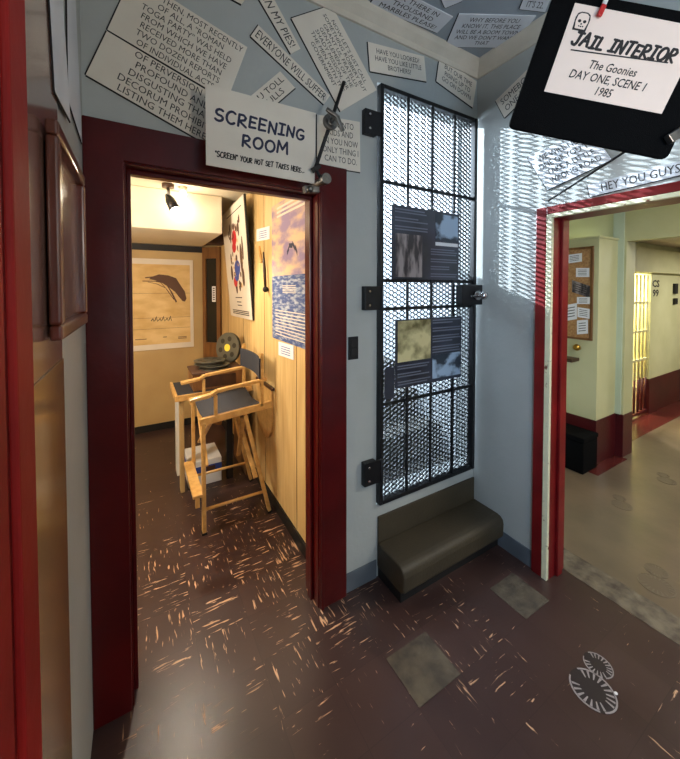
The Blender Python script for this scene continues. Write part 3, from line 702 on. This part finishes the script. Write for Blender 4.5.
# poster leaning out from right wall
p2 = thing('poster', (.8, 3.2, 1.3), 'white poster with red and blue figures leaning out from the right wall', 'poster')
q = [Vector((.745, 3.62, 2.30)), Vector((.745, 2.80, 2.335)), Vector((.825, 2.84, 1.31)), Vector((.825, 3.60, 1.30))]
nq = (q[1]-q[0]).cross(q[3]-q[0]).normalized(); nq = nq if nq.x < 0 else -nq
MB().prism([p-nq*.002+ (Vector((0, -.02, .0)) if i in (1, 2) else Vector((0, .01, 0))) for i, p in enumerate(q)], -nq, .014).build('black_backing', 'rubber', p2)
MB().prism(q, -nq, .0015).build('sheet', 'card', p2)
def P2p(u, v, o=.0006): return bil(q, u, v)+nq*o
def blob(lst, m, nm):
    mb = MB()
    for cu, cv, ru, rv in lst: mb.prism([P2p(cu+ru*math.cos(2*PI*k/12), cv+rv*math.sin(2*PI*k/12)) for k in range(12)], nq, .0005)
    mb.build(nm, m, p2)
blob([(.52, .72, .10, .07), (.48, .64, .09, .05), (.42, .33, .09, .05)], 'skin', 'red_shapes')
blob([(.55, .45, .13, .07), (.5, .38, .10, .05)], 'pblue', 'blue_shapes')
blob([(.35, .78, .03, .09), (.52, .82, .05, .03), (.72, .78, .03, .07), (.75, .52, .05, .13), (.83, .60, .03, .10), (.78, .36, .05, .08), (.28, .42, .05, .07), (.55, .54, .04, .03), (.3, .55, .03, .05), (.45, .27, .04, .05), (.6, .29, .04, .05)], 'pbrown', 'brown_shapes')
rp_ = random.Random(3)
blob([(rp_.uniform(.25, .85), rp_.uniform(.26, .86), rp_.uniform(.012, .03), rp_.uniform(.01, .035)) for _ in range(26)], 'pbrown', 'small_brown_shapes')
blob([(rp_.uniform(.3, .8), rp_.uniform(.28, .7), rp_.uniform(.015, .04), rp_.uniform(.01, .025)) for _ in range(12)], 'maple', 'tan_shapes')
mb = MB()
for u0, u1, v in ((.25, .9, .93), (.4, .6, .14), (.42, .62, .11), (.15, .9, .06), (.15, .9, .045), (.15, .9, .03), (.35, .65, .18)):
    mb.prism([P2p(u0, v), P2p(u1, v), P2p(u1, v+.008), P2p(u0, v+.008)], nq, .0005)
mb.build('print_lines', 'ink', p2)
MB().tube([(.80, 3.3, 2.385), (.76, 3.50, 2.31), (.75, 3.5, 2.25)], .006, 8).build('hanging_strap', 'card', p2)

# sky and water poster
x = RX-.0135
p3 = thing('poster', (x, 2.1, 1.2), 'tall poster of sunset sky over blue water on the pine wall', 'poster')
def wallq(px, xx=RX-.0121): return [onX(xx, *p) for p in px]
a = onX(x, 272, 207); b = onX(x, 271.5, 337)
yl, yr, zt, zb = a.y, 1.69, a.z, b.z; zm = zb+(zt-zb)*.47
B(x-.002, x, yr, yl, zm, zt).build('sky_print', 'sky_print', p3)
B(x-.002, x, yr, yl, zb, zm).build('water_print', 'sea_print', p3)
def P3(u, v): return Vector((x-.0022, yl+(yr-yl)*u, zb+(zt-zb)*v))
mb = MB(); arc = [P3(.42, .56), P3(.42, .62), P3(.47, .67), P3(.55, .68), P3(.62, .65), P3(.66, .62)]
[mb.prism([p+Vector((0, 0, r)), r2, r2-Vector((0, 0, .03)), p-Vector((0, 0, r))], (-1, 0, 0), .0006) for p, r2, r in [(arc[i], arc[i+1], .014) for i in range(5)]]; o_ = mb.build('dark_arc', 'inkb', p3)
mb = MB()
for k in range(5): mb.prism([P3(.3, .40-.012*k), P3(.62, .40-.012*k), P3(.62, .395-.012*k), P3(.3, .395-.012*k)], (-1, 0, 0), .0005)
for k in range(9): mb.prism([P3(.1, .22-.022*k), P3(.9, .22-.022*k), P3(.9, .213-.022*k), P3(.1, .213-.022*k)], (-1, 0, 0), .0005)
for k in range(3): mb.prism([P3(.15, .97-.03*k), P3(.85, .97-.03*k), P3(.85, .955-.03*k), P3(.15, .955-.03*k)], (-1, 0, 0), .0005)
mb.build('print_lines', 'card', p3)
def smallcard(label, px, lines=4):
    q = wallq(px); r = thing('caption_card', q[3], label, 'sign', 'white caption cards on the pine wall')
    MB().prism(q, (-1, 0, 0), .004).build('card_sheet', 'white', r)
    mb = MB(); qq = [p+Vector((-.004, 0, 0)) for p in q]
    for k in range(lines):
        v = .75-.5*k/(lines-1); mb.prism([bil(qq, .2, v), bil(qq, .8, v), bil(qq, .8, v-.05), bil(qq, .2, v-.05)], (-1, 0, 0), .0006)
    mb.build('print_lines', 'pblue', r)
smallcard('white caption card between the two right-hand posters', [(257, 229.5), (270, 226), (270, 239), (257, 241.5)])
smallcard('white caption card under the sky and water poster', [(279, 341.5), (294, 346), (294, 360), (279, 355)])
bt = thing('wooden_baton', (x, 2.6, 1.55), 'slim dark red baton with a round end hung on the pine wall', 'baton')
a, b = onX(x-.02, 263.5, 252), onX(x-.02, 265.5, 288)
MB().tube([a, (a+b)/2, b], [.006, .012, .010], 10).build('shaft', 'dkwood', bt)
MB().sphere(b+Vector((0, 0, -.01)), .022).build('round_end', 'rubber', bt)
MB().bar(onX(x-.006, 259, 247), onX(x-.006, 261.5, 262), .03, .01, (1, 0, 0)).build('peg_board', 'maple', bt)

# ceiling spotlight
c = onZ(2.39, 168, 184)
spo = thing('spotlight', c, 'small dark swivel spotlight on the screening room ceiling', 'lamp')
MB().tube([c, c+Vector((0, 0, -.03))], .045, 18).build('canopy', 'dkwood', spo)
MB().tube([c+Vector((0, 0, -.03)), c+Vector((.005, 0, -.09))], .012, 10).build('stem', 'steeld', spo)
hd = Vector((.05, -.06, -.12)); h0 = c+Vector((-.005, .02, -.08))
sh = MB().tube([h0, h0+hd*.4, h0+hd], [.018, .036, .040], 16).build('lamp_head', 'black', spo)
MB().tube([h0+hd*1.001, h0+hd*1.03], .032, 16).build('lens', 'lens_glow', sh)
cb = onZ(2.39, 183, 187)
bu = thing('ceiling_bulb', cb, 'glowing warm bulb on the ceiling beside the spotlight', 'lamp')
MB().tube([cb, cb+Vector((0, 0, -.025))], .03, 14).build('holder', 'plaster', bu)
MB().sphere(cb+Vector((0, 0, -.055)), (.028, .028, .032)).build('bulb', 'bulb', bu)

# ---- director chair
dc = thing('director_chair', (.57, 2.55, 0), 'tall folding director chair, pale wood with charcoal canvas seat and back', 'chair')
def chain(name, a, b, w_, h_, m='maple', up=(0, 0, 1), par=dc):
    return MB().bar(a, b, w_, h_, up).build(name, m, par, .003)
yn, yf = 2.32, 2.78
for yy, tgt in ((yn, yf), (yf, yn)):
    fl_ = chain('leg', (.352, yy, 0.012), (.352, yy, .72), .024, .036, up=(0, 1, 0)); MB().bar((.352, yy, 0), (.352, yy, .012), .03, .04, (0, 1, 0)).build('rubber_foot', 'rubber', fl_)
    rl = chain('leg', (.785, yy, 0.012), (.62, yy, .72), .024, .034, up=(0, 1, 0)); MB().bar((.787, yy, 0), (.785, yy, .012), .03, .04, (0, 1, 0)).build('rubber_foot', 'rubber', rl)
    MB().tube([(.352, yy, .155), (.752, yy, .155)], .010, 10).build('stretcher', 'maple', dc)
    chain('seat_rail', (.33, yy, .725), (.80, yy, .765), .03, .045)
    chain('arm_post', (.43, yy, .75), (.43, yy, .885), .02, .026, up=(0, 1, 0))
    bp_ = chain('back_post', (.735, yy, .76), (.735, yy, 1.13), .022, .03, up=(0, 1, 0))
    ar = MB(); ar.bar((.27, yy, .875), (.40, yy, .89), .045, .022); ar.bar((.40, yy, .89), (.44, yy, .912), .04, .022); ar.bar((.44, yy, .912), (.77, yy, .945), .032, .022)
    ar.build('armrest', 'maple', dc, .004)
# crossing braces between front legs and between rear legs
chain('cross_brace', (.372, yn+.03, .42), (.385, yf-.03, .71), .018, .03, up=(1, 0, 0))
chain('cross_brace', (.392, yf-.03, .42), (.405, yn+.03, .71), .018, .03, up=(1, 0, 0))
chain('cross_brace', (.70, yn+.03, .25), (.64, yf-.03, .69), .018, .03, up=(1, 0, 0))
chain('cross_brace', (.68, yf-.03, .25), (.615, yn+.03, .69), .018, .03, up=(1, 0, 0))
fb = MB(); fb.box(.285, .37-.02, 2.30, 2.80, .25, .27); fb.build('footrest', 'maple', dc, .004)
B(.30, .325, 2.30, 2.325, .19, .25).build('footrest_bracket', 'maple', dc); B(.30, .325, 2.775, 2.80, .19, .25).build('footrest_bracket', 'maple', dc)
mb = MB(); nseg = 10
vs = []; fs = []
for i in range(nseg+1):
    t = i/nseg; yy = yn+(yf-yn)*t; sag = -.03*math.sin(PI*t)
    for dz in (0, -.006): vs += [(.36, yy, .752+sag+dz), (.74, yy, .785+sag+dz)]
for i in range(nseg):
    a = 4*i; fs += [(a, a+1, a+5, a+4), (a+2, a+6, a+7, a+3), (a, a+4, a+6, a+2), (a+1, a+3, a+7, a+5)]
mb.add(vs, fs, True); mb.build('canvas_seat', 'canvas', dc)
mb = MB(); vs = []; fs = []
for i in range(nseg+1):
    t = i/nseg; yy = yn-.02+(yf-yn+.04)*t; sag = .03*math.sin(PI*t)
    vs += [(.722+sag, yy, .955), (.712+sag, yy, .955), (.722+sag, yy, 1.095), (.712+sag, yy, 1.095)]
for i in range(nseg):
    a = 4*i; fs += [(a, a+4, a+6, a+2), (a+1, a+3, a+7, a+5), (a+2, a+6, a+7, a+3), (a, a+1, a+5, a+4)]
fs += [(0, 2, 3, 1), (4*nseg, 4*nseg+1, 4*nseg+3, 4*nseg+2)]
mb.add(vs, fs); mb.build('canvas_back', 'canvas', dc)

# ---- desk behind with dark top
dk = thing('side_desk', (.53, 3.1, 0), 'cream desk with dark top and wooden edge behind the director chair', 'desk')
B(.255, .80, 2.86, 3.28, .742, .762).build('desktop', 'canvas', dk, .002)
mb = MB(); mb.box(.235, .255, 2.84, 3.30, .72, .765); mb.box(.255, .80, 2.84, 2.86, .72, .765); mb.box(.255, .80, 2.86, 3.28, .72, .741)
mb.build('edge_band', 'maple', dk, .003)
B(.27, .30, 3.15, 3.28, 0.001, .72).build('leg_panel', 'lens', dk, .003)
B(.27, .30, 2.87, 2.95, 0.001, .72).build('leg_panel', 'tanwall', dk, .003)
B(.77, .80, 2.87, 3.28, 0.001, .72).build('leg_panel', 'midwood', dk, .003)
bx_ = thing('storage_box', (.52, 3.05, 0), 'white carton with blue print on the floor under the desk', 'box')
B(.33, .58, 2.90, 3.20, .001, .20).build('carton', 'lens', bx_, .004); B(.329, .58, 2.898, 2.9, .10, .155).build('blue_band', 'blue', bx_); B(.326, .33, 2.92, 3.18, .10, .155).build('blue_band', 'blue', bx_)
B(.46, .53, 2.8965, 2.898, .11, .145).build('picture_square', 'dkwood', bx_)
tw = tag(B(.62, .67, 2.89, 2.94, .001, .70).build('dark_upright', 'rubber', bevel=.004), 'dark upright post under the desk beside the white carton', 'post')
# crate with reels
cr = thing('wooden_crate', (.60, 3.0, .765), 'brown wooden case on the desk carrying film reels', 'case')
mb = MB(); X0, X1, Y0, Y1, Z0, Z1 = .37, .76, 2.90, 3.20, .765, .895
mb.box(X0, X1, Y0, Y1, Z0, Z0+.012); mb.box(X0, X0+.014, Y0, Y1, Z0+.012, Z1); mb.box(X1-.014, X1, Y0, Y1, Z0+.012, Z1); mb.box(X0+.014, X1-.014, Y0, Y0+.014, Z0+.012, Z1); mb.box(X0+.014, X1-.014, Y1-.014, Y1, Z0+.012, Z1)
mb.build('case_body', 'midwood', cr, .003)
B(X0-.008, X1+.008, Y0-.008, Y1+.008, Z1, Z1+.014).build('case_lid', 'pbrown', cr, .003)
B(.44, .70, Y0-.003, Y0, Z0+.02, Z1-.02).build('recess_panel', 'dkwood', cr)
def reel(name, c, ax, r, label, hub='film'):
    ax = Vector(ax).normalized(); c = Vector(c)
    t = thing('film_reel', c, label, 'film reel', 'film reels on the wooden case')
    for s_ in (-1, 1):
        d = MB().tube([c+ax*(s_*.011), c+ax*(s_*.014)], r, 32); f_ = d.build('flange', 'film', t)
        u = ax.orthogonal().normalized(); v = ax.cross(u); mb = MB()
        for k in range(6):
            a = 2*PI*k/6; cc = c+(u*math.cos(a)+v*math.sin(a))*r*.6+ax*(s_*.0142)
            mb.tube([cc, cc+ax*(s_*.0006)], r*.17, 12)
        mb.build('flange_opening', 'filmd', f_)
    MB().tube([c-ax*.0108, c+ax*.0108], r*.86, 28).build('film_roll', 'filmd', t)
    MB().tube([c-ax*.017, c+ax*.017], r*.24, 16).build('hub', hub, t)
reel('r', (.555, 3.03, .925), (0, 0, 1), .125, 'lower flat film reel lying on the brown wooden case')
reel('r', (.52, 3.05, .9605), (0, 0, 1), .125, 'upper flat film reel lying on the other reel')
reel('r', (.70, 3.16, 1.045), (-.9, -.6, .15), .135, 'upright film reel with yellow hub leaning behind the flat reels', 'yellow')
# half-round flap on the wall
hf = thing('drop_leaf', (RX-.03, 2.53, .45), 'half-round pale wooden leaf hanging on the wall behind the director chair', 'table leaf')
xx = RX-.03; pts = [Vector((xx, 2.70, .845)), Vector((xx, 2.36, .845))]+[Vector((xx, 2.53-.17*math.cos(PI*k/14), .62-.17*math.sin(PI*k/14))) for k in range(15)]
MB().prism(pts, (1, 0, 0), .018).build('leaf', 'maple', hf, .003)
B(xx-.006, RX-.0121, 2.34, 2.72, .846, .866).build('leaf_rail', 'dkwood', hf, .002)

# ================================================================== JAIL INTERIOR
struct(B(2.215, 9, -3, 1.72, -.12, 0).build('floor_jail', 'concrete'))
struct(MB().box(3.32, 3.88, 1.36, 1.72, 0.0, .0015).box(3.88, 9, 1.50, 1.72, 0, .0015).build('trim_red_floor_band', 'redfloor'))
w = MB(); w.box(XB+TB, 3.5, 2.2, 2.3, 0, 2.7); struct(w.build('wall_jail_left', 'jail'))
# wall X=3.88 with opening
w = MB(); w.box(3.88, 4.07, 1.40, 3, .40, 2.7); w.box(3.88, 4.0, -3, 1.40, 2.01, 2.7)
struct(w.build('wall_jail_far', 'jail'))
struct(B(3.875, 4.075, 1.395, 3, 0, .40).build('baseboard_jail_far', 'dado', bevel=.003))
struct(B(3.862, 3.88, 1.415, 1.50, .40, 2.7).build('trim_3', 'jailg', bevel=.003))
# boxed pilaster that carries the pinboard
struct(B(3.5, 3.88, 1.46, 3, .40, 2.02).build('wall_jail_pilaster', 'jail'))
struct(B(3.495, 3.875, 1.455, 3, 0, .40).build('baseboard_jail_pilaster', 'dado', bevel=.003))
struct(B(3.488, 3.9, 1.45, 3, 2.02, 2.04).build('trim_4', 'jail', bevel=.003))
struct(B(XB+TB, 3.9, -3, 3.1, 2.62, 2.72).build('ceiling_jail', 'jail'))
struct(B(3.5, 5.0, 2.95, 3.05, 0, 2.7).build('wall_jail_behind', 'jail'))
# pinboard and papers
pbx = 3.5
def PB(x, y): return onX(pbx, x, y)
a, b = PB(594.5, 246), PB(568, 338)
y0, y1, z0, z1 = a.y, 1.98, b.z, a.z
pb_ = thing('pinboard', (3.5, 1.7, z0), 'cork pinboard with brown frame on the cream pilaster', 'pinboard')
B(pbx-.012, pbx, y0+.02, y1-.02, z0+.02, z1-.02).build('cork_panel', 'cork', pb_)
mb = MB(); mb.box(pbx-.02, pbx, y0, y1, z0, z0+.02); mb.box(pbx-.02, pbx, y0, y1, z1-.02, z1); mb.box(pbx-.02, pbx, y0, y0+.02, z0+.02, z1-.02); mb.box(pbx-.02, pbx, y1-.02, y1, z0+.02, z1-.02)
mb.build('board_frame', 'midwood', pb_, .002)
labs = ['topmost small slip on the cork pinboard', 'slip second from the top on the cork pinboard', 'darker grey photo sheet pinned mid board', 'small slip right under the grey photo sheet', 'slip at the left edge of the pinboard, lower half', 'wide slip beside the left-edge slip on the pinboard', 'lowest sheet pinned on the cork board']
for i, (x0, x1, y0_, y1_, tl_) in enumerate(((567.5, 582, 254, 262.5, -2), (576, 589.5, 268, 277, 0), (572, 590, 283, 295, 6), (577, 590, 297, 304, 0), (566, 577, 304, 320, -2), (577.5, 590, 308, 318, 2), (577, 588, 320, 334, -1))):
    q = [onX(pbx-.013-.001*i, x, y) for x, y in ((x0, y0_-tl_/2), (x1, y0_+tl_/2), (x1, y1_+tl_/2), (x0, y1_-tl_/2))]
    r = thing('pinned_paper', (q[0]+q[2])/2, labs[i], 'paper', 'papers on the pinboard')
    MB().prism(q, (-1, 0, 0), .0006).build('sheet', 'grey_photo' if i == 2 else 'white', r)
    mb = MB(); qq = [p+Vector((-.0006, 0, 0)) for p in q]
    for k in range(4):
        v = .8-.18*k; mb.prism([bil(qq, .15, v), bil(qq, .8, v), bil(qq, .8, v-.05), bil(qq, .15, v-.05)], (-1, 0, 0), .0003)
    mb.build('print_lines', 'ink', r)
kb = onX(3.5, 579, 347)
tag(MB().tube([kb+Vector((.0, 0, 0)), kb+Vector((-.03, 0, 0))], .012, 10).sphere(kb+Vector((-.04, 0, 0)), .03).build('brass_knob', 'brass'), 'small brass knob below the cork pinboard', 'knob')
a = onX(3.42, 575, 362)
tag(MB().box(3.36, 3.4995, a.y, a.y+.4, a.z, a.z+.03).build('wall_shelf', 'dkwood', bevel=.003), 'dark wall shelf edge below the pinboard, cut by the doorway', 'shelf')
a = onZ(0, 588, 452)
ch = thing('black_chest', (3.3, 1.8, 0), 'black chest on the floor below the pinboard', 'chest')
B(3.22, 3.47, 1.43, 2.0, .001, .27).build('chest_body', 'cloth', ch, .008); B(3.215, 3.475, 1.425, 2.005, .272, .31).build('chest_lid', 'cloth', ch, .008)
# passage beyond
FY = 1.73
w = MB(); w.box(4.075, 4.93, FY, FY+.1, 0, 2.12); w.box(5.51, 9, FY, FY+.1, .44, 2.12); w.box(4.93, 5.51, FY, FY+.1, 1.76, 2.12)
struct(w.build('wall_passage', 'jail'))
struct(B(5.51, 9, FY-.006, FY+.1, 0, .44).build('baseboard_passage', 'dado'))
struct(B(4.4, 9, FY-.07, FY, 1.765, 2.05).build('trim_5', 'jail', bevel=.004))
struct(B(4.0, 9, -3, FY+.1, 2.12, 2.2).build('ceiling_passage', 'plaster'))
struct(B(9, 9.1, -3, FY+.1, 0, 2.2).build('wall_passage_end', 'jail'))
struct(B(XB+TB, 9, -3.1, -3, 0, 2.72).build('wall_jail_near', 'jail'))
# cell behind the bars
w = MB(); w.box(4.2, 6.8, 2.9, 2.949, .45, 2.2)
struct(w.build('wall_cell', 'litwall')); struct(B(4.2, 6.8, 2.89, 2.949, 0, .45).build('baseboard_cell', 'dado'))
struct(B(6.8, 6.9, FY+.1, 2.95, 0, 2.2).build('wall_cell_end', 'litwall')); struct(B(4.1, 6.9, FY+.1, 2.95, 2.12, 2.2).build('ceiling_cell', 'litwall')); struct(B(4.07, 6.9, 1.72, 2.95, -.12, 0).build('floor_cell', 'redfloor'))
struct(B(4.075, 4.2, FY+.1, 2.95, 0, 2.2).build('wall_cell_start', 'litwall'))
cg = thing('cell_gate', (5.2, FY, 0), 'tall barred cell gate seen through the jail doorway', 'gate')
for k in range(6):
    xk = 4.96+.105*k
    o = MB().tube([(xk, FY+.03, .46), (xk, FY+.03, 1.74)], .012, 8).build('bar', 'bars', cg)
    MB().tube([(xk, FY+.03, .06), (xk, FY+.03, .46)], .012, 8).build('lower_bar', 'barsred', o)
for z in (1.40, 1.05, .70): B(4.94, 5.50, FY+.017, FY+.043, z-.012, z+.012).build('crossbar', 'bars', cg)
B(4.935, 5.505, FY+.01, FY+.05, .03, .062).build('bottom_rail', 'barsred', cg)
# lettering and boxes on the passage wall
e1 = tag(MB().box(5.50, 5.505, FY-.003, FY-.002, 1.5, 1.505).build('wall_lettering', 'ink'), 'dark painted letters on the cream passage wall beside the cell gate', 'lettering')
q = [Vector((5.53, FY-.001, 1.70)), Vector((5.78, FY-.001, 1.70)), Vector((5.78, FY-.001, 1.45)), Vector((5.53, FY-.001, 1.45))]
lettering('letters', q, (0, -1, 0), ['CS', '99'], 'ink', e1, bold=.03)
a = onY(FY, 674, 288); b = onY(FY, 677, 303)
tag(B(a.x-.05, a.x+.05, FY-.03, FY, 1.50, 1.64).build('wall_switch_box', 'rubber', bevel=.004), 'upper small black box on the passage wall at picture right', 'switch box')
tag(B(a.x-.04, a.x+.05, FY-.03, FY, 1.36, 1.44).build('wall_switch_box', 'rubber', bevel=.004), 'lower small black box on the passage wall at picture right', 'switch box')

# ================================================================== LIGHTS
def area(name, loc, size, energy, color, rot=(0, 0, 0), sy=None):
    l = bpy.data.lights.new(name, 'AREA'); l.size = size; l.energy = energy; l.color = color
    if sy: l.shape = 'RECTANGLE'; l.size_y = sy
    o = bpy.data.objects.new(name, l); COL.objects.link(o); o.location = loc; o.rotation_euler = rot; return o
def point(name, loc, energy, color, r=.05):
    l = bpy.data.lights.new(name, 'POINT'); l.energy = energy; l.color = color; l.shadow_soft_size = r
    o = bpy.data.objects.new(name, l); COL.objects.link(o); o.location = loc; return o
def fixture(x, y, z, sx, sy, label, en, color):
    t = thing('ceiling_light', (x, y, z), label, 'lamp')
    B(x-sx/2, x+sx/2, y-sy/2, y+sy/2, z-.05, z).build('housing', 'white', t, .004)
    B(x-sx/2+.02, x+sx/2-.02, y-sy/2+.02, y+sy/2-.02, z-.058, z-.0502).build('diffuser', 'tube', t)
    area('lamp_light', (x, y, z-.065), sx, en, color, sy=sy)
def globe(x, y, z, r, label, en, color):
    t = thing('added_globe_lamp', (x, y, z), label, 'lamp')
    MB().tube([(x, y, ZC-.03), (x, y, ZC-.0005)], .06, 18).build('canopy', 'white', t)
    MB().tube([(x, y, z+r+.02), (x, y, ZC-.03)], .006, 8).build('cord', 'rubber', t)
    MB().tube([(x, y, z+r-.01), (x, y, z+r+.03)], .03, 14).build('cap', 'white', t)
    point('globe_fill', (x, y, z-r-.16), en, color, .12)
    MB().sphere((x, y, z), r, 24).build('added_globe', 'tube', t)
globe(1.0, -.9, 2.25, .12, 'added unseen globe lamp lighting the hall from behind the viewer', 36, (1, .91, .79))  # globe added out of view to brighten upper walls and ceiling
fixture(3.0, -.4, 2.62, 1.1, .3, 'white ceiling light in the jail interior', 46, (1, .95, .86))
fixture(6.0, .6, 2.12, 1.1, .3, 'white ceiling light in the passage', 36, (1, .95, .86))
point('cell_light', (5.4, 2.3, 1.85), 110, (1, .97, .86))
point('bulb_light', cb+Vector((0, 0, -.15)), 2.5, (1, .9, .75), .04)
sl = bpy.data.lights.new('spot_beam', 'SPOT'); sl.energy = 68; sl.color = (1, .87, .7); sl.spot_size = 1.2; sl.spot_blend = .6; sl.shadow_soft_size = .04
so = bpy.data.objects.new('spot_beam', sl); COL.objects.link(so); so.location = h0+hd*1.1
so.rotation_euler = (Vector((.75, 2.2, .9))-so.location).to_track_quat('-Z', 'Y').to_euler()
point('room_fill', (-.7, 2.3, 1.75), 78, (1, .9, .76), .15)
# sun through the stair window
su = bpy.data.lights.new('sun', 'SUN'); su.energy = 19; su.angle = math.radians(.4); su.color = (.76, .89, 1)
suo = bpy.data.objects.new('sun', su); COL.objects.link(suo); suo.rotation_euler = Vector((.30, -1, -.40)).to_track_quat('-Z', 'Y').to_euler()
area('daylight_fill', ((WX0+WX1)/2, SY1-.02, (WZ0+WZ1)/2), WX1-WX0-.05, 150, (.68, .84, 1), (-PI/2, 0, 0), WZ1-WZ0-.05)
area('daylight_fill', (XC-.1, -1.3, 1.55), 1.1, 52, (.44, .69, 1), (0, -PI/2, 0), 1.1)  # added blue fill for the right wall; its window is made up
wd = bpy.data.worlds.new('world'); SC.world = wd; wd.use_nodes = True
wd.node_tree.nodes['Background'].inputs[0].default_value = (.75, .87, 1, 1); wd.node_tree.nodes['Background'].inputs[1].default_value = 2.0
